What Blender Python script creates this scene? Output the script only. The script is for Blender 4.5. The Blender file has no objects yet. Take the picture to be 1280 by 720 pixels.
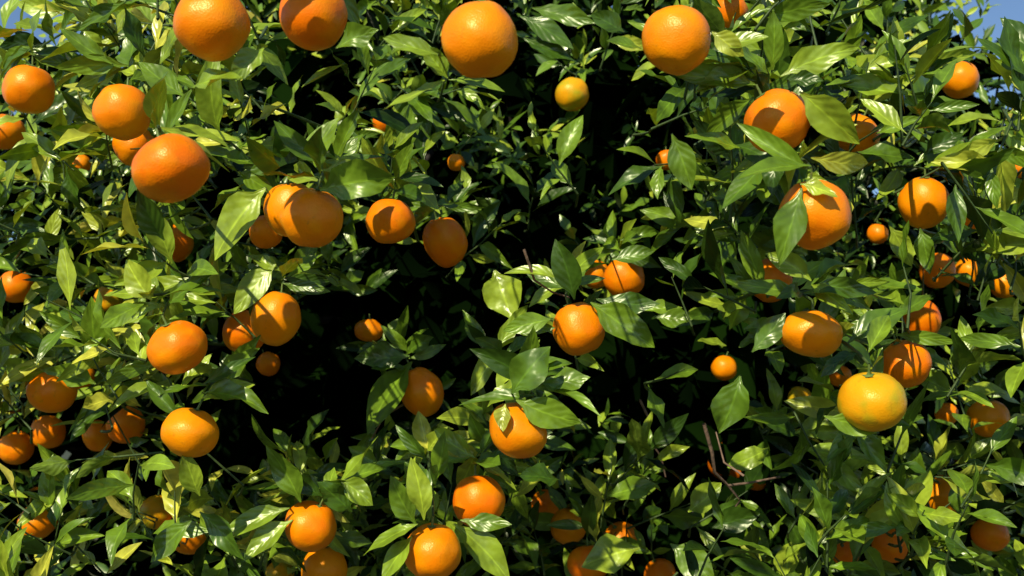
import bpy, bmesh, math, random
import numpy as np
from mathutils import Vector, Matrix, noise as mn
random.seed(7); rng=np.random.default_rng(11)
sc=bpy.context.scene
sc.view_settings.view_transform='Standard'; sc.view_settings.look='None'; sc.view_settings.exposure=0

# ------------------------------------------------------------ camera & survey frame
F=1372.0
CAM=np.array([0.0,-4.0,1.7]); PIT=math.radians(8)
FW=np.array([0,math.cos(PIT),math.sin(PIT)]); RT=np.array([1.0,0,0]); UP=np.array([0,-math.sin(PIT),math.cos(PIT)])
def place(px,py,d):
    return CAM+d*(FW+(px-640)/F*RT+(360-py)/F*UP)
cd=bpy.data.cameras.new("camera"); cam=bpy.data.objects.new("camera",cd); sc.collection.objects.link(cam)
cam.location=CAM; cam.rotation_euler=(math.radians(90)+PIT,0,0)
cd.sensor_width=36; cd.lens=36*F/1280; cd.clip_end=3000; cd.clip_start=0.02
cd.dof.use_dof=True; cd.dof.focus_distance=1.65; cd.dof.aperture_fstop=7.0
sc.camera=cam

# ------------------------------------------------------------ light
SUN=np.array([-0.36,-0.80,0.66]); SUN/=np.linalg.norm(SUN)
w=bpy.data.worlds.new("World"); sc.world=w; w.use_nodes=True
nt=w.node_tree; nt.nodes.clear()
o=nt.nodes.new("ShaderNodeOutputWorld"); b=nt.nodes.new("ShaderNodeBackground"); s=nt.nodes.new("ShaderNodeTexSky")
s.sky_type='NISHITA'; s.sun_disc=False
s.sun_elevation=math.asin(SUN[2]); s.sun_rotation=math.atan2(SUN[0],SUN[1])
s.air_density=1.0; s.dust_density=0.0; s.ozone_density=4.0
b.inputs[1].default_value=0.12
nt.links.new(s.outputs[0],b.inputs[0]); nt.links.new(b.outputs[0],o.inputs[0])
ld=bpy.data.lights.new("sun","SUN"); ld.energy=5.0; ld.angle=math.radians(0.5); ld.color=(1,0.96,0.76)
sun=bpy.data.objects.new("sun",ld); sc.collection.objects.link(sun)
sun.rotation_euler=Vector(SUN).to_track_quat('Z','Y').to_euler(); sun.location=(-4,-8,9)

# ------------------------------------------------------------ materials
def newmat(n):
    m=bpy.data.materials.new(n); m.use_nodes=True; t=m.node_tree; t.nodes.clear(); return m,t
def N(t,k,**kw):
    n=t.nodes.new(k)
    for a,v in kw.items(): setattr(n,a,v)
    return n
def ramp(t,stops):
    r=N(t,"ShaderNodeValToRGB"); e=r.color_ramp.elements
    e[0].position,e[0].color=stops[0][0],(*stops[0][1],1)
    e[1].position,e[1].color=stops[-1][0],(*stops[-1][1],1)
    for p,c in stops[1:-1]:
        x=e.new(p); x.color=(*c,1)
    return r
def math_n(t,op,a=None,b_=None,v=None):
    n=N(t,"ShaderNodeMath",operation=op)
    if a is not None: t.links.new(a,n.inputs[0])
    if b_ is not None: t.links.new(b_,n.inputs[1])
    if v is not None: n.inputs[1].default_value=v
    return n.outputs[0]
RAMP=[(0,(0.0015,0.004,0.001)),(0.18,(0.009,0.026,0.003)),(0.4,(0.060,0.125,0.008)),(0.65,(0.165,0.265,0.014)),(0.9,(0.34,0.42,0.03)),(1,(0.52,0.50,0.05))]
def leaf_mat(name,detail):
    m,t=newmat(name); L=t.links.new
    at=N(t,"ShaderNodeAttribute",attribute_name="leafuv"); sp=N(t,"ShaderNodeSeparateXYZ"); L(at.outputs["Vector"],sp.inputs[0])
    T,S,R=sp.outputs
    rp=ramp(t,RAMP); L(R,rp.inputs[0])
    geo=N(t,"ShaderNodeNewGeometry")
    ab=math_n(t,'ABSOLUTE',S)
    rib=N(t,"ShaderNodeMapRange"); L(ab,rib.inputs[0]); rib.inputs[1].default_value=0.02; rib.inputs[2].default_value=0.10; rib.inputs[3].default_value=1.5; rib.inputs[4].default_value=1.0
    src=rp.outputs[0]
    if detail:
        nz=N(t,"ShaderNodeTexNoise"); nz.inputs["Scale"].default_value=38; nz.inputs["Detail"].default_value=2
        L(geo.outputs["Position"],nz.inputs["Vector"])
        mr=N(t,"ShaderNodeMapRange"); L(nz.outputs[0],mr.inputs[0]); mr.inputs[1].default_value=0.3; mr.inputs[2].default_value=0.7; mr.inputs[3].default_value=0.65; mr.inputs[4].default_value=1.3
        vm=N(t,"ShaderNodeVectorMath",operation='SCALE'); L(src,vm.inputs[0]); L(mr.outputs[0],vm.inputs["Scale"]); src=vm.outputs[0]
    mx=N(t,"ShaderNodeVectorMath",operation='SCALE'); L(src,mx.inputs[0]); L(rib.outputs[0],mx.inputs["Scale"])
    bk=N(t,"ShaderNodeMix",data_type='RGBA'); L(geo.outputs["Backfacing"],bk.inputs[0]); L(mx.outputs[0],bk.inputs[6])
    pale=N(t,"ShaderNodeVectorMath",operation='MULTIPLY'); L(mx.outputs[0],pale.inputs[0]); pale.inputs[1].default_value=(1.25,1.1,1.9); L(pale.outputs[0],bk.inputs[7])
    p=N(t,"ShaderNodeBsdfPrincipled"); L(bk.outputs[2],p.inputs["Base Color"])
    p.inputs["Roughness"].default_value=0.30
    if detail:
        rr=N(t,"ShaderNodeMapRange"); L(nz.outputs[0],rr.inputs[0]); rr.inputs[3].default_value=0.20; rr.inputs[4].default_value=0.44; L(rr.outputs[0],p.inputs["Roughness"])
    sl=N(t,"ShaderNodeMapRange"); L(R,sl.inputs[0]); sl.inputs[1].default_value=0.05; sl.inputs[2].default_value=0.40; sl.inputs[3].default_value=0.04; sl.inputs[4].default_value=0.7; L(sl.outputs[0],p.inputs["Specular IOR Level"])
    p.inputs["Specular Tint"].default_value=(1,1,0.75,1)
    if detail:
        a1=math_n(t,'MULTIPLY',T,v=34.0); a2=math_n(t,'MULTIPLY',ab,v=11.0); a3=math_n(t,'SUBTRACT',a1,a2)
        a3=math_n(t,'ADD',a3,math_n(t,'MULTIPLY',nz.outputs[0],v=3.0)); a4=math_n(t,'SINE',a3)
        a6=math_n(t,'MULTIPLY',a4,v=0.35)
        a7=math_n(t,'ADD',a6,math_n(t,'MULTIPLY',nz.outputs[0],v=5.0))
        bp=N(t,"ShaderNodeBump"); bp.inputs["Strength"].default_value=0.35; bp.inputs["Distance"].default_value=0.0015
        L(a7,bp.inputs["Height"]); L(bp.outputs[0],p.inputs["Normal"])
        tr=N(t,"ShaderNodeBsdfTranslucent"); tc=N(t,"ShaderNodeVectorMath",operation='MULTIPLY'); L(mx.outputs[0],tc.inputs[0]); tc.inputs[1].default_value=(1.5,1.4,0.4); L(tc.outputs[0],tr.inputs[0])
        ms=N(t,"ShaderNodeMixShader"); ms.inputs[0].default_value=0.15; L(p.outputs[0],ms.inputs[1]); L(tr.outputs[0],ms.inputs[2]); res=ms.outputs[0]
    else: res=p.outputs[0]
    out=N(t,"ShaderNodeOutputMaterial"); L(res,out.inputs[0]); return m
M_NEAR=leaf_mat("citrus_leaf",True); M_FAR=leaf_mat("citrus_leaf_crown",False)
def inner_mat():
    m,t=newmat("citrus_leaf_painted_shade"); L=t.links.new  # inner leaves coloured near black to paint the deep shade of the hollows
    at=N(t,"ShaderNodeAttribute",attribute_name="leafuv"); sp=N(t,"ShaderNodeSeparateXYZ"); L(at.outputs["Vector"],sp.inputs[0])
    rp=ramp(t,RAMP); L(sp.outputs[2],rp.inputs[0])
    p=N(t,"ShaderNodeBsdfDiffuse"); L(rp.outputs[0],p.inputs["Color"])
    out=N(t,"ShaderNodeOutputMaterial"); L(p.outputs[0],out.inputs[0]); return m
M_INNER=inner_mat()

def peel_mat(name,c):
    m,t=newmat(name); L=t.links.new
    oi=N(t,"ShaderNodeObjectInfo"); tc=N(t,"ShaderNodeTexCoord")
    rp=ramp(t,c[:3]); L(oi.outputs["Random"],rp.inputs[0])
    n1=N(t,"ShaderNodeTexNoise"); n1.inputs["Scale"].default_value=28; n1.inputs["Detail"].default_value=2; L(tc.outputs["Object"],n1.inputs["Vector"])
    mr=N(t,"ShaderNodeMapRange"); L(n1.outputs[0],mr.inputs[0]); mr.inputs[1].default_value=0.42; mr.inputs[2].default_value=0.68; mr.inputs[3].default_value=0; mr.inputs[4].default_value=c[4]
    mx=N(t,"ShaderNodeMix",data_type='RGBA'); L(mr.outputs[0],mx.inputs[0]); L(rp.outputs[0],mx.inputs[6]); mx.inputs[7].default_value=(*c[3],1)
    n3=N(t,"ShaderNodeTexNoise"); n3.inputs["Scale"].default_value=95; n3.inputs["Detail"].default_value=4; L(tc.outputs["Object"],n3.inputs["Vector"])
    m3=N(t,"ShaderNodeMapRange"); L(n3.outputs[0],m3.inputs[0]); m3.inputs[1].default_value=0.64; m3.inputs[2].default_value=0.76; m3.inputs[3].default_value=0; m3.inputs[4].default_value=0.5
    mb=N(t,"ShaderNodeMix",data_type='RGBA'); L(m3.outputs[0],mb.inputs[0]); L(mx.outputs[2],mb.inputs[6]); mb.inputs[7].default_value=(0.45,0.13,0.01,1)
    p=N(t,"ShaderNodeBsdfPrincipled"); L(mb.outputs[2],p.inputs["Base Color"]); p.inputs["Roughness"].default_value=0.36; p.inputs["Specular IOR Level"].default_value=0.5
    p.inputs["Specular Tint"].default_value=(1,0.85,0.45,1)
    vo=N(t,"ShaderNodeTexVoronoi"); vo.inputs["Scale"].default_value=480; L(tc.outputs["Object"],vo.inputs["Vector"])
    bp=N(t,"ShaderNodeBump"); bp.inputs["Strength"].default_value=0.4; bp.inputs["Distance"].default_value=0.0006; L(vo.outputs["Distance"],bp.inputs["Height"])
    b2=N(t,"ShaderNodeBump"); b2.inputs["Strength"].default_value=0.4; b2.inputs["Distance"].default_value=0.004; L(n1.outputs[0],b2.inputs["Height"]); L(bp.outputs[0],b2.inputs["Normal"]); L(b2.outputs[0],p.inputs["Normal"])
    out=N(t,"ShaderNodeOutputMaterial"); L(p.outputs[0],out.inputs[0]); return m
M_PEEL=peel_mat("orange_peel",[(0,(1.0,0.175,0.0003)),(0.5,(1.0,0.225,0.0004)),(1,(1.0,0.285,0.0006)),(1.0,0.36,0.001),0.5])
M_TURN=peel_mat("orange_peel_turning",[(0,(0.90,0.36,0.003)),(0.5,(0.88,0.37,0.004)),(1,(0.80,0.38,0.005)),(0.42,0.38,0.012),0.85])
def simple_mat(name,c1,c2,sc_,rough):
    m,t=newmat(name); L=t.links.new
    tc=N(t,"ShaderNodeNewGeometry"); n1=N(t,"ShaderNodeTexNoise"); n1.inputs["Scale"].default_value=sc_; n1.inputs["Detail"].default_value=6; L(tc.outputs["Position"],n1.inputs["Vector"])
    rp=ramp(t,[(0.3,c1),(0.7,c2)]); L(n1.outputs[0],rp.inputs[0])
    p=N(t,"ShaderNodeBsdfPrincipled"); L(rp.outputs[0],p.inputs["Base Color"]); p.inputs["Roughness"].default_value=rough
    bp=N(t,"ShaderNodeBump"); bp.inputs["Strength"].default_value=0.6; bp.inputs["Distance"].default_value=0.3/sc_; L(n1.outputs[0],bp.inputs["Height"]); L(bp.outputs[0],p.inputs["Normal"])
    out=N(t,"ShaderNodeOutputMaterial"); L(p.outputs[0],out.inputs[0]); return m
M_CAL=simple_mat("calyx",(0.08,0.14,0.02),(0.18,0.24,0.05),200,0.6)
M_BARK=simple_mat("citrus_bark",(0.015,0.011,0.008),(0.05,0.036,0.026),45,0.85)
M_TWIG=simple_mat("green_twig",(0.03,0.06,0.012),(0.08,0.12,0.025),60,0.6)
M_DEAD=simple_mat("dry_twig_bark",(0.12,0.07,0.045),(0.30,0.18,0.12),70,0.8)
M_GRD=simple_mat("soil_and_grass",(0.06,0.045,0.025),(0.04,0.07,0.02),3,0.95)

# ------------------------------------------------------------ leaf builder (vectorised)
def unit(a): return a/np.maximum(np.linalg.norm(a,axis=-1,keepdims=True),1e-9)
class Leaves:
    def __init__(s): s.rows=[]
    def add(s,P,D,Nn,L,W,tint,curl=None,fold=None):
        s.rows.append((*P,*D,*Nn,L,W,tint,rng.uniform(-0.08,0.42) if curl is None else curl, rng.uniform(0.1,0.7) if fold is None else fold))
def build_leaves(name,A,ns,cross,mat):
    n=len(A); P=A[:,0:3]; D=unit(A[:,3:6]); Nn=A[:,6:9]; Nn=unit(Nn-(Nn*D).sum(1,keepdims=True)*D)
    S=np.cross(D,Nn); L=A[:,9];W=A[:,10];R=A[:,11];C=A[:,12];Fd=A[:,13]
    t=np.linspace(0,1,ns); 
    wp=np.clip(np.sin(np.pi*np.clip((t-0.06)/0.94,0,1)**0.88),0,1)**0.9; wp[0]=0.05; wp[-1]=0.02
    if ns>6: wp[1]=max(wp[1]*0.7,0.1)
    s=np.array(cross); m=len(s)
    ph=rng.uniform(0,6.28,n); wa=rng.uniform(0.0,0.15,n); tw=rng.uniform(-1.0,1.0,n); sb=rng.uniform(-0.18,0.18,n)
    tt=t[None,:,None]; ss=s[None,None,:]; ww=wp[None,:,None]
    bl=lambda a:a[:,None,None]
    lat=ss*ww*bl(W)/2
    up=-bl(C*L)*tt**2 + np.abs(ss)*ww*bl(W*Fd)/2 + bl(wa*W)*np.sin(tt*11+bl(ph)+ss*1.3)*np.abs(ss)*ww*1.6
    tl=np.cos(bl(tw)*tt); ts=np.sin(bl(tw)*tt)
    lat2=lat*tl; up2=up+lat*ts
    lat2=lat2+bl(sb*L)*tt**2
    along=bl(L)*(tt-0.5*np.abs(bl(C))*tt**3*0.4)+0*lat
    V=(P[:,None,None,:]+along[...,None]*D[:,None,None,:]+lat2[...,None]*S[:,None,None,:]+up2[...,None]*Nn[:,None,None,:])
    V=V.reshape(-1,3)
    uv=np.stack([np.broadcast_to(tt,(n,ns,m)),np.broadcast_to(ss,(n,ns,m)),np.broadcast_to(bl(R),(n,ns,m))],-1).reshape(-1,3)
    q=[]
    for i in range(ns-1):
        for j in range(m-1):
            a=i*m+j; q.append((a,a+m,a+m+1,a+1))
    q=np.array(q)[:, ::-1]
    Q=(q[None]+(np.arange(n)*ns*m)[:,None,None]).reshape(-1,4)
    me=bpy.data.meshes.new(name); nf=len(Q)
    me.vertices.add(len(V)); me.vertices.foreach_set("co",V.astype(np.float32).ravel())
    me.loops.add(nf*4); me.loops.foreach_set("vertex_index",Q.astype(np.int32).ravel())
    me.polygons.add(nf); me.polygons.foreach_set("loop_start",(np.arange(nf)*4).astype(np.int32)); 
    me.polygons.foreach_set("use_smooth",np.ones(nf,bool))
    at=me.attributes.new("leafuv",'FLOAT_VECTOR','POINT'); at.data.foreach_set("vector",uv.astype(np.float32).ravel())
    me.materials.append(mat); me.update(calc_edges=True)
    ob=bpy.data.objects.new(name,me); sc.collection.objects.link(ob); return ob

# ------------------------------------------------------------ tubes
TV=[];TF=[];TM=[]
def tube(pts,rad,sides=6,mat=0):
    pts=[np.array(p,float) for p in pts]; base=len(TV)
    prev=None
    for i,p in enumerate(pts):
        d=(pts[min(i+1,len(pts)-1)]-pts[max(i-1,0)]); d=d/max(np.linalg.norm(d),1e-9)
        if prev is None:
            a=np.cross(d,[0.3,0.9,0.2]); a/=np.linalg.norm(a)
        else:
            a=prev-d*np.dot(prev,d); a/=max(np.linalg.norm(a),1e-9)
        prev=a; c=np.cross(d,a)
        for k in range(sides):
            th=2*math.pi*k/sides; TV.append(tuple(p+rad[i]*(math.cos(th)*a+math.sin(th)*c)))
    for i in range(len(pts)-1):
        for k in range(sides):
            k2=(k+1)%sides; TF.append((base+i*sides+k,base+i*sides+k2,base+(i+1)*sides+k2,base+(i+1)*sides+k)); TM.append(mat)
def bez(a,b_,c,n):
    return [ (1-t)**2*np.array(a)+2*t*(1-t)*np.array(b_)+t*t*np.array(c) for t in np.linspace(0,1,n)]

# ------------------------------------------------------------ crown description (metres)
CC=np.array([0.0,0.0,1.9]); CR=np.array([2.45,1.5,1.80])
def outside(P): return (P[0]>1.15 and P[2]>3.22-(P[0]-1.45)*1.0) or (P[0]<-.9 and P[2]>3.20-(-P[0]-1.3)*.5)
def surf_depth(px,py):
    r=(FW+(px-640)/F*RT+(360-py)/F*UP); o_=(CAM-CC)/CR; d=r/CR
    a=d@d; b2=2*(o_@d); c=o_@o_-1; q=b2*b2-4*a*c
    return (-b2-math.sqrt(q))/(2*a) if q>0 else 3.6
caves=[(400,510,120,110,0.7),(840,500,125,115,0.8),(650,470,130,100,0.5),(70,600,90,70,0.6),(860,610,100,70,0.6),(1195,450,60,70,0.5),(470,380,100,70,0.4),(700,290,140,70,0.35),(860,350,90,100,0.5),(310,530,90,100,.6),(550,410,90,80,.5),(800,190,70,60,.3),(560,600,70,60,.4),(470,250,80,50,.3),(1060,600,60,50,.4),(1110,370,60,60,.35),(120,330,70,50,.35),(30,420,50,50,.35),(1230,590,50,40,.3),(1000,200,50,60,.3)]
CV=[]
for (x,y,a,bb,dd) in caves:
    d=surf_depth(x,y); CV.append((place(x,y,d+dd*0.35),a/F*d,dd,bb/F*d))
def lump(d):
    return (np.sin(d[:,0]*7+1)*np.cos(d[:,2]*8+2)+np.sin(d[:,1]*9+d[:,0]*5)+0.7*np.sin(d[:,2]*15+d[:,0]*13+.5))/2.7
GL=unit(SUN+np.array([0,-1.0,-.05]))

def shoot(store,P,T,length,n,Lr,Wr,tintc,lightbias=0.8,stem=True,droop=0.15,tsd=.17):
    """one leafy shoot: spiral leaves round a short stem"""
    T=np.array(T,float); T/=np.linalg.norm(T)
    a=np.cross(T,[0.31,0.2,0.93]); a/=np.linalg.norm(a); c=np.cross(T,a); az=rng.uniform(0,6.28)
    tc=tintc+rng.normal(0,.07)
    for i in range(n):
        f=(i+0.6)/n; p=P+T*length*f; az+=2.4+rng.normal(0,.3)
        el=math.radians(72-44*f+rng.normal(0,10))
        D=T*math.cos(el)+(a*math.cos(az)+c*math.sin(az))*math.sin(el)+np.array([0,0,-droop])+rng.normal(0,0.12,3)
        D/=np.linalg.norm(D)
        Nn=T*0.45+lightbias*(SUN*0.6+GL*.6+np.array([0,0,.2]))+rng.normal(0,0.55,3)
        store.add(p+D*0.004,D,Nn,rng.uniform(*Lr)*(0.75+0.35*math.sin(3.14*min(f,.9))),1.0,float(np.clip(rng.normal(tc,tsd),0,1)))
        r=store.rows[-1]; store.rows[-1]=(*r[:10],r[9]*rng.uniform(*Wr),*r[11:])
    if stem: tube([P,P+T*length*0.5+rng.normal(0,.004,3),P+T*length],[0.0024,0.0018,0.001],4,1)

# ------------------------------------------------------------ oranges (x, y, size, aspect, turning?)
OR=[(265,30,92,1,0),(392,20,84,1,0),(601,50,96,1,0),(846,50,86,1,0),(912,15,45,1,0),(36,112,62,1,0),(8,165,45,1,0),(153,140,70,1,0),(168,182,52,1,0),
(213,210,95,.86,0),(364,262,68,1,0),(390,272,78,.95,0),(332,290,42,1,0),(488,277,62,.92,0),(557,302,54,1.2,0),(217,303,46,1.1,0),(20,358,42,1,0),(135,375,36,1,1),
(222,434,73,.88,0),(305,415,54,1,0),(345,398,62,1.1,0),(65,490,60,.85,0),(100,470,36,1,0),(237,541,70,.88,0),(20,560,42,1,0),(60,540,42,1,0),(157,530,46,1.1,0),(122,545,36,1.1,0),
(47,652,48,.9,0),(195,640,42,1,1),(235,670,44,1.15,0),(388,658,65,.95,0),(405,712,58,1,0),(350,718,36,1,1),(541,690,72,.95,0),(598,626,66,1,0),(527,490,54,1.17,0),(647,538,76,.85,0),
(723,411,65,1.05,0),(780,347,52,1,0),(745,343,36,1,0),(461,413,36,.8,0),(715,118,42,1,1),(972,151,82,.95,0),(1018,268,88,1,0),(1070,168,58,.85,0),(1155,253,62,1.05,0),(1200,100,46,1,0),
(1212,272,32,1,0),(1172,338,44,1,0),(1212,340,38,1,0),(1255,355,36,1,0),(963,350,54,1,0),(1014,417,76,.78,0),(1152,400,46,1.15,0),(1131,455,64,.9,0),(1090,502,82,.9,1),(1000,498,30,1,1),
(1236,523,52,.9,0),(1183,517,28,1,0),(1180,620,52,1,0),(1238,668,46,.9,0),(1113,680,46,1,0),(1055,690,38,1,0),(710,658,46,1,0),(735,705,52,.9,0),(775,672,44,.8,0),(825,718,40,1,0),
(480,153,28,1,0),(570,203,22,1,0),(1097,292,26,1,0),(905,460,32,1,0),(915,578,60,.9,0),(100,205,26,1,0),(833,200,26,1,0),(682,630,36,1,0),(335,455,30,1,0),(1274,210,26,1,0),(1050,470,28,1,0),(945,598,30,1,0)]
DEEP={(915,578):.65,(905,460):.35,(945,598):.5,(682,630):.15,(461,413):.1,(335,455):.2,(833,200):.15}
ORW=[]
for (x,y,s_,asp,tn) in OR:
    d=0.083*F/s_; sd=surf_depth(x,y)
    d=min(d,sd+0.02)
    if (x,y) in DEEP: d=sd+DEEP[(x,y)]
    if (x,y)==(168,182): d=1.85
    if (x,y)==(332,290): d=1.95
    if (x,y)==(364,262): d=1.62
    if (x,y)==(912,15): d=1.9
    if (x,y)==(305,415): d=2.05
    ORW.append((place(x,y,d),d*s_/2/F,d))
OXY=np.array([(o_[0],o_[1],o_[2]/2) for o_ in OR],float); OD=np.array([q[2] for q in ORW])

def make_orange(i):
    x,y,s_,asp,tn=OR[i]; pos,r,d=ORW[i]
    bm=bmesh.new(); bmesh.ops.create_uvsphere(bm,u_segments=36,v_segments=24,radius=1)
    off=Vector((i*3.7,i*1.3,2)); 
    for v in bm.verts:
        c=v.co.copy(); k=1+0.07*mn.noise(c*1.3+off)+0.018*mn.noise(c*3.5+off)
        rad=math.hypot(c.x,c.y)
        k-=0.085*math.exp(-(rad/0.20)**2)*(1 if c.z>0 else 0.35)
        k+=0.012*math.cos(math.atan2(c.y,c.x)*5)*math.exp(-(rad/.3)**2)*(c.z>0)
        v.co=Vector((c.x*k,c.y*k,c.z*k*asp))*r
    top=asp*r*0.93
    nf=len(bm.faces)
    c0=bm.verts.new((0,0,top+r*0.07)); ring=[]
    for k in range(10):
        a=k*math.pi/5; rr=r*(0.21 if k%2==0 else 0.11); ring.append(bm.verts.new((rr*math.cos(a),rr*math.sin(a),top+r*(0.055 if k%2==0 else 0.03))))
    for k in range(10): bm.faces.new((c0,ring[k],ring[(k+1)%10]))
    st=[]
    for h,q in((0,0.06),(0.12,0.045),(0.4,0.04)):
        st.append([bm.verts.new((q*r*math.cos(a*math.pi/3)+h*r*.15,q*r*math.sin(a*math.pi/3),top+h*r)) for a in range(6)])
    for u in range(2):
        for k in range(6): bm.faces.new((st[u][k],st[u][(k+1)%6],st[u+1][(k+1)%6],st[u+1][k]))
    bm.faces.ensure_lookup_table()
    for f in bm.faces: f.smooth=True
    for f in bm.faces[nf:]: f.material_index=1
    me=bpy.data.meshes.new("orange"); bm.to_mesh(me); bm.free()
    me.materials.append(M_TURN if tn else M_PEEL); me.materials.append(M_CAL)
    ob=bpy.data.objects.new("orange",me); sc.collection.objects.link(ob)
    R=Matrix.Rotation(rng.normal(0.20,.2),3,'X')@Matrix.Rotation(rng.normal(0,.28),3,'Y')@Matrix.Rotation(rng.uniform(0,6),3,'Z')
    ob.rotation_euler=R.to_euler(); ob.location=pos
    tip=np.array(R@Vector((0.06*r,0,top+0.38*r)))+pos
    return tip
TIPS=[make_orange(i) for i in range(len(OR))]

near=Leaves(); body=Leaves(); inner=Leaves()
for i,(x,y,s_,asp,tn) in enumerate(OR):
    pos,r,d=ORW[i]; tip=TIPS[i]
    if d>2.35:
        if (x,y) not in DEEP: shoot(body,tip+np.array([0,.02,0]),np.array([rng.normal(0,.5),-0.3,0.5]),0.08,5,(0.055,0.08),(0.3,0.42),0.5)
        continue
    back=np.array([rng.normal(0,.05),0.38+rng.uniform(0,.15),0.03+rng.uniform(0,.06)])
    mid=tip+back*0.4+np.array([0,0,0.05]); end=tip+back*1.7
    if y<120: mid=tip+np.array([0,.12,.14]); end=tip+np.array([back[0]*2,.9,.42])
    pts=bez(tip,mid,end,9); tube(pts,list(np.linspace(0.0018,0.0038,9)),6,1)
    for k in range(1,9):
        for q in range(3 if s_>70 else 2):
            D=np.array([rng.normal(0,1),rng.normal(-.35,.5),rng.normal(0.25,.6)])
            near.add(pts[k],unit(D),SUN+GL*.5+rng.normal(0,.5,3),rng.uniform(.06,.11),rng.uniform(.020,.036),float(np.clip(rng.normal(.58,.2),0,1)))
    n=7 if s_>55 else 4
    for k in range(n):
        a=rng.uniform(0,6.28); D=np.array([math.cos(a),math.sin(a)*.7-.2,rng.uniform(-.45,.9)])
        near.add(tip+np.array([0,0,rng.uniform(-.005,.03)]),unit(D),SUN*0.7+GL*.6+rng.normal(0,.4,3),rng.uniform(.07,.11),rng.uniform(.022,.037),float(np.clip(rng.normal(.58,.18),0,1)))
def wnear(x,y):
    if x<330: w_=1.0
    elif x<560: w_=.40 if y<400 else (.02 if y<590 else .9)
    elif x<850: w_=.10 if y<250 else (.05 if y<570 else .7)
    else: w_=.95
    if y<25: w_*=.5
    if x>1110 and y<125: w_=0
    if x<120 and y<60: w_=0
    if x<40 and y<130: w_=0
    for (cx,cy,a,bb,f) in((1200,450,55,60,.1),(80,590,80,50,.12),(870,560,110,90,.08),(360,520,110,100,.02),(150,300,60,50,.5),(870,420,60,120,.35),(1060,350,60,50,.3),(1080,620,60,40,.3),(200,600,70,30,.15),(50,420,60,40,.3),(300,350,40,50,.3),(1120,360,60,40,.3),(1230,600,50,40,.3)):
        if ((x-cx)/a)**2+((y-cy)/bb)**2<1: w_*=f
    return w_
cnt=0
while cnt<460:
    x=rng.uniform(-140,1420); y=rng.uniform(0,800)
    if rng.uniform()>wnear(x,y): continue
    d=rng.uniform(1.6,2.45)
    if 560<x<850 or 330<x<560: d=rng.uniform(1.9,2.6)
    P=place(x,y,d); T=np.array([rng.normal(0,.45)+(-.55 if x<400 else .2),rng.normal(-.35,.3),rng.normal(.6,.4)])
    T/=np.linalg.norm(T)
    tc_=.70 if x<420 else .56
    shoot(near,P,T,rng.uniform(.07,.16),int(rng.integers(6,10)),(.065,.12),(.24,.38),tc_,tsd=.22)
    rr_=(P-CAM)/np.linalg.norm(P-CAM)
    tube(bez(P,P+rr_*.12+np.array([0,0,-.01]),P+rr_*.42+rng.normal(0,.02,3),4),[.0022,.0024,.0028,.003],4,1)
    cnt+=1
H=[(718,374,703,296,34),(738,378,818,435,38),(745,374,822,392,26),(692,398,628,412,24),(765,325,818,318,22),(640,492,680,428,46),(645,500,722,540,36),(632,505,622,538,20),
(515,452,445,535,58),(512,445,442,452,30),(1000,115,1076,180,42),(975,96,1070,42,32),(985,100,1030,98,18),(960,92,918,52,26),(965,88,975,15,24),(968,190,968,245,24),(1002,235,975,332,36),(1000,230,1050,238,22),
(912,265,848,290,24),(922,280,888,348,34),(925,185,860,165,26),(840,168,870,235,32),(955,205,905,262,30),(1160,212,1226,203,26),(1150,285,1166,342,24),(1112,283,1145,330,24),(400,238,492,212,48),
(368,225,350,150,36),(376,225,412,140,36),(332,235,250,312,52),(322,205,232,188,34),(300,215,345,245,26),(560,98,528,58,24),(548,68,478,50,24),(556,100,478,138,24),(650,20,722,52,26),(655,48,718,82,26),(665,10,742,28,24),
(618,338,640,400,46),(640,415,692,400,20),(520,655,480,600,28),(530,650,524,572,28),(522,655,448,682,26),(515,670,474,724,32),(568,655,650,716,36),(575,650,640,656,22),(545,600,560,542,24),(800,685,724,696,42),(838,680,902,722,38),
(376,628,345,552,32),(362,635,268,660,26),(366,650,300,692,28),(985,650,1026,720,38),(1000,560,1092,580,26),(1030,520,1112,548,28),(992,542,1062,524,26),(925,470,910,545,42),(912,412,932,368,28),(940,440,986,393,28),(908,432,868,420,22),(818,396,866,400,26),
(215,152,124,182,26),(326,345,330,432,28),(345,330,284,386,32),(205,300,165,240,30),(215,330,190,250,28),(190,375,150,330,34),(180,380,120,402,26),(1000,545,950,520,24),(960,560,915,590,26),(1120,640,1075,600,28),(1190,600,1215,650,26),(1140,620,1150,560,26),
(120,480,60,455,28),(140,500,85,550,26),(130,490,150,440,26),(250,640,310,690,30),(240,650,180,700,28),(250,620,225,565,26),(425,600,470,625,28),(440,640,400,600,28),(700,600,650,590,28),(760,620,820,600,28),(860,640,905,610,30),(890,660,950,640,30),
(100,90,30,60,22),(140,80,70,40,22),(180,70,150,10,26),(200,80,230,20,30),(230,120,170,80,30),(240,110,300,80,32),(330,60,290,100,28),(420,60,470,30,28),(430,80,380,110,26),(780,40,740,15,26),(800,60,760,50,24),(890,40,930,70,26),(900,60,960,40,24),(820,-5,800,-40,26)]
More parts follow.
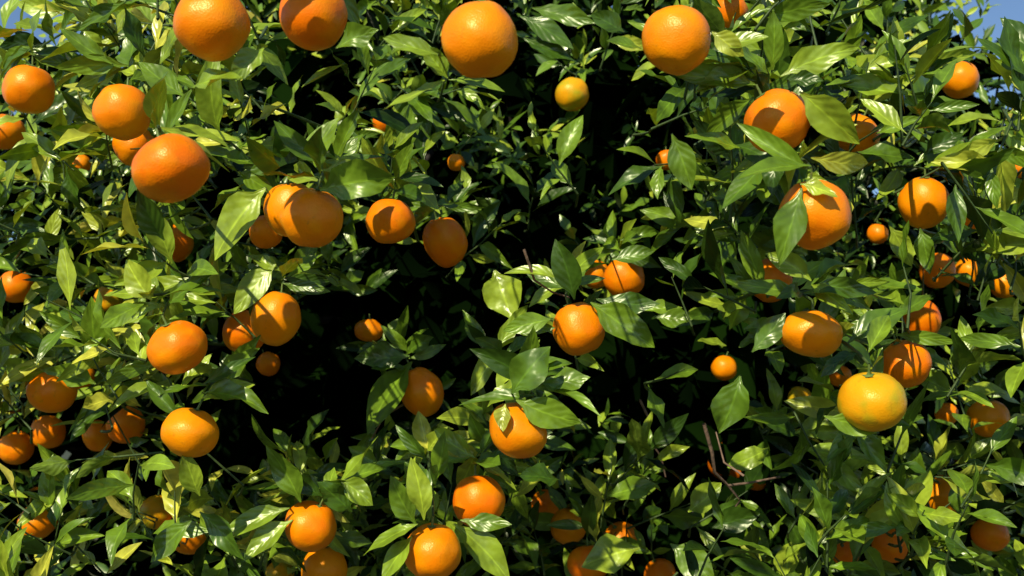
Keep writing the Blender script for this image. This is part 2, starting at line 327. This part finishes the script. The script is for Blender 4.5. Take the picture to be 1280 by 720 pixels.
for (x0,y0,x1,y1,wd) in H:
    dd=np.hypot(OXY[:,0]-x0,OXY[:,1]-y0)+np.where(OXY[:,2]<24,500,0); j=int(np.argmin(dd)); d=OD[j]-(0.0 if dd[j]<130 else 0.02); d=min(max(d,1.25),2.1)
    tipd=d-rng.uniform(0.0,0.05)
    if dd[j]<OXY[j,2]*1.3: tipd=d-ORW[j][1]*1.15; d=d-ORW[j][1]*0.8
    A_=place(x0,y0,d); B_=place(x1,y1,tipd); D=B_-A_; L_=np.linalg.norm(D)
    tocam=unit(CAM-(A_+B_)/2)
    Nn=tocam*0.6+SUN*0.8+rng.normal(0,.22,3)
    near.add(A_,D/L_,Nn,L_,wd/F*d*1.1,float(np.clip(rng.normal(.60,.16),0.3,.95)),rng.uniform(0,.15),rng.uniform(.1,.45))
    rr_=unit(A_-CAM); tube(bez(A_,A_+rr_*.05,A_+rr_*.2,4),[.0012,.0015,.0018,.002],4,1)
NH=len(H)

def in_cave(P,mul=1.0):
    for (cc,ra,dep,rb) in CV:
        q=(P-cc)/(np.array([ra,dep,rb])*mul)
        if q@q<1: return True
    return False
nb=700
while nb>0:
    v=rng.normal(0,1,3); v/=np.linalg.norm(v)
    if v[1]>0.1 and rng.uniform()<.85: continue
    if v[2]<-.5 and rng.uniform()<.85: continue
    nb-=1
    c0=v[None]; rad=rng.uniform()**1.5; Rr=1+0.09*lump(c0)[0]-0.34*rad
    ctr=CC+CR*v*Rr
    for k in range(6):
        P=ctr+rng.normal(0,.07,3)
        if in_cave(P) or outside(P): continue
        T=unit(v/CR*1.4+np.array([0,0,.35])+rng.normal(0,.4,3))
        shoot(body,P,T,rng.uniform(.05,.12),int(rng.integers(6,9)),(.042,.08),(.24,.38),.64-.75*rad,0.75,stem=False,tsd=.22)  # tint drops with depth into the crown, painting in its inner shade
# inner foliage: large leaves, canopy shade painted in as near-black tint
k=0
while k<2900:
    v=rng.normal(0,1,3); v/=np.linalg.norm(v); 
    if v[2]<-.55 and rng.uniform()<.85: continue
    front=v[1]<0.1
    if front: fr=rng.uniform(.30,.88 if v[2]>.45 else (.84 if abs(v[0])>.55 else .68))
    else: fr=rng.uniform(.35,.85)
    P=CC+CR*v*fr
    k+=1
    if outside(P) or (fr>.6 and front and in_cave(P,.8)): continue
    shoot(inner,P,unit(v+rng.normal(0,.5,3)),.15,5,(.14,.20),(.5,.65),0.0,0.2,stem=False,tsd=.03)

def clear(A,prob,sunprob=0):
    D=unit(A[:,3:6]); bad=np.zeros(len(A),bool); sh=np.zeros(len(A),bool)
    for f in(0.15,.4,.65,.95):
        W_=A[:,0:3]+D*A[:,9:10]*f; X=W_-CAM; dep=X@FW; px=640+F*(X@RT)/dep; py=360-F*(X@UP)/dep
        for j in range(len(OXY)):
            rr=OXY[j,2]
            bad|=((px-OXY[j,0])**2+(py-OXY[j,1])**2<(rr*.88)**2)&(dep<OD[j]+0.01)&(dep>0.1)
            if sunprob and rr>27:
                q=W_-ORW[j][0]; al=q@SUN; ds=np.linalg.norm(q-al[:,None]*SUN,axis=1); sh|=(al>.02)&(al<.9)&(ds<ORW[j][1]*.8)
        if sunprob:
            for hp in HP:
                q=W_-hp; al=q@SUN; ds=np.linalg.norm(q-al[:,None]*SUN,axis=1); sh|=(al>.015)&(al<.7)&(ds<.022)
    bad&=rng.uniform(size=len(A))<prob
    bad|=sh&(rng.uniform(size=len(A))<sunprob)
    X=A[:,0:3]-CAM; bad|=(X@FW<1.05)&(np.abs(X[:,0])<1.2)
    return A[~bad]
NA=np.array(near.rows); BA=np.array(body.rows); IA=np.array(inner.rows)
hero=NA[-NH:]; HP=hero[:,0:3]+hero[:,3:6]*hero[:,9:10]*.55
NA=np.vstack([clear(NA[:-NH],.92,.75),hero])
BA=clear(BA,.97)
print("LEAVES",len(NA),len(BA),len(IA))
lf=build_leaves("outer_leaves",NA,9,(-1,-.5,0,.5,1),M_NEAR)
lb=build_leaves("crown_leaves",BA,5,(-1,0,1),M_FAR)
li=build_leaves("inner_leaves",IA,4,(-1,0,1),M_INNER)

# ------------------------------------------------------------ trunk and limbs
def limb(a,b_,r0,r1,n=9,wob=.05):
    c=(np.array(a)+np.array(b_))/2+np.array([rng.normal(0,wob),rng.normal(0,wob),abs(rng.normal(0,wob))+.05])
    p=bez(a,c,b_,n); p=[q+(rng.normal(0,wob*.15,3) if 0<i<n-1 else 0) for i,q in enumerate(p)]
    tube(p,list(np.linspace(r0,r1,n)),10,0); return p
tube([(0,.1,-.05),(0,.1,.05),(.01,.1,.25),(-.02,.08,.55),(0,.1,.85)],[.2,.15,.115,.105,.11],16,0)
for k in range(9):
    a=k*2*math.pi/9+rng.normal(0,.15); e=CC+CR*np.array([math.cos(a)*.5,math.sin(a)*.5,rng.uniform(.05,.6)])
    p=limb((0,.1,.8),e,.065,.022,10,.12)
    for j in(4,6,8,9):
        v=unit(e-CC+rng.normal(0,.7,3)); e2=CC+CR*v*rng.uniform(.6,.72)
        p2=limb(p[j],e2,.022,.008,8,.08)
        for q in(3,5,7):
            limb(p2[q],p2[q]+rng.normal(0,.12,3)+v*.08,.007,.003,5,.03)
dB=2.25
def tw(pp,r,d=dB): tube([place(x,y,d+k*.02) for k,(x,y) in enumerate(pp)],list(np.linspace(r,r*.5,len(pp))),6,2)
tw([(880,530),(890,565),(893,590),(910,607),(940,603),(975,596)],.0038,2.0)
tw([(910,607),(925,625),(915,640)],.0025,2.06); tw([(800,500),(812,525),(808,545),(826,570),(832,596)],.003,2.3)
tw([(655,312),(668,350),(690,365),(712,372)],.0025,1.75); tw([(505,505),(480,520),(465,548)],.0025,2.1)
tw([(930,595),(905,578),(895,540)],.0025,2.0)
me=bpy.data.meshes.new("trunk_and_branches"); me.from_pydata(TV,[],TF); me.materials.append(M_BARK); me.materials.append(M_TWIG); me.materials.append(M_DEAD)
me.polygons.foreach_set("material_index",np.array(TM,dtype=np.int32)); me.polygons.foreach_set("use_smooth",np.ones(len(TF),bool)); me.update()
tb=bpy.data.objects.new("trunk_and_branches",me); sc.collection.objects.link(tb)
tree=bpy.data.objects.new("orange_tree",None); sc.collection.objects.link(tree)
for ob in(lf,lb,li,tb): ob.parent=tree

# ------------------------------------------------------------ ground
bm=bmesh.new(); bmesh.ops.create_grid(bm,x_segments=80,y_segments=80,size=600)
for v in bm.verts: v.co.z=0.0 if v.co.length<30 else 0.6*mn.noise(v.co*.02)
me=bpy.data.meshes.new("ground"); bm.to_mesh(me); bm.free(); me.materials.append(M_GRD)
g=bpy.data.objects.new("ground",me); sc.collection.objects.link(g)
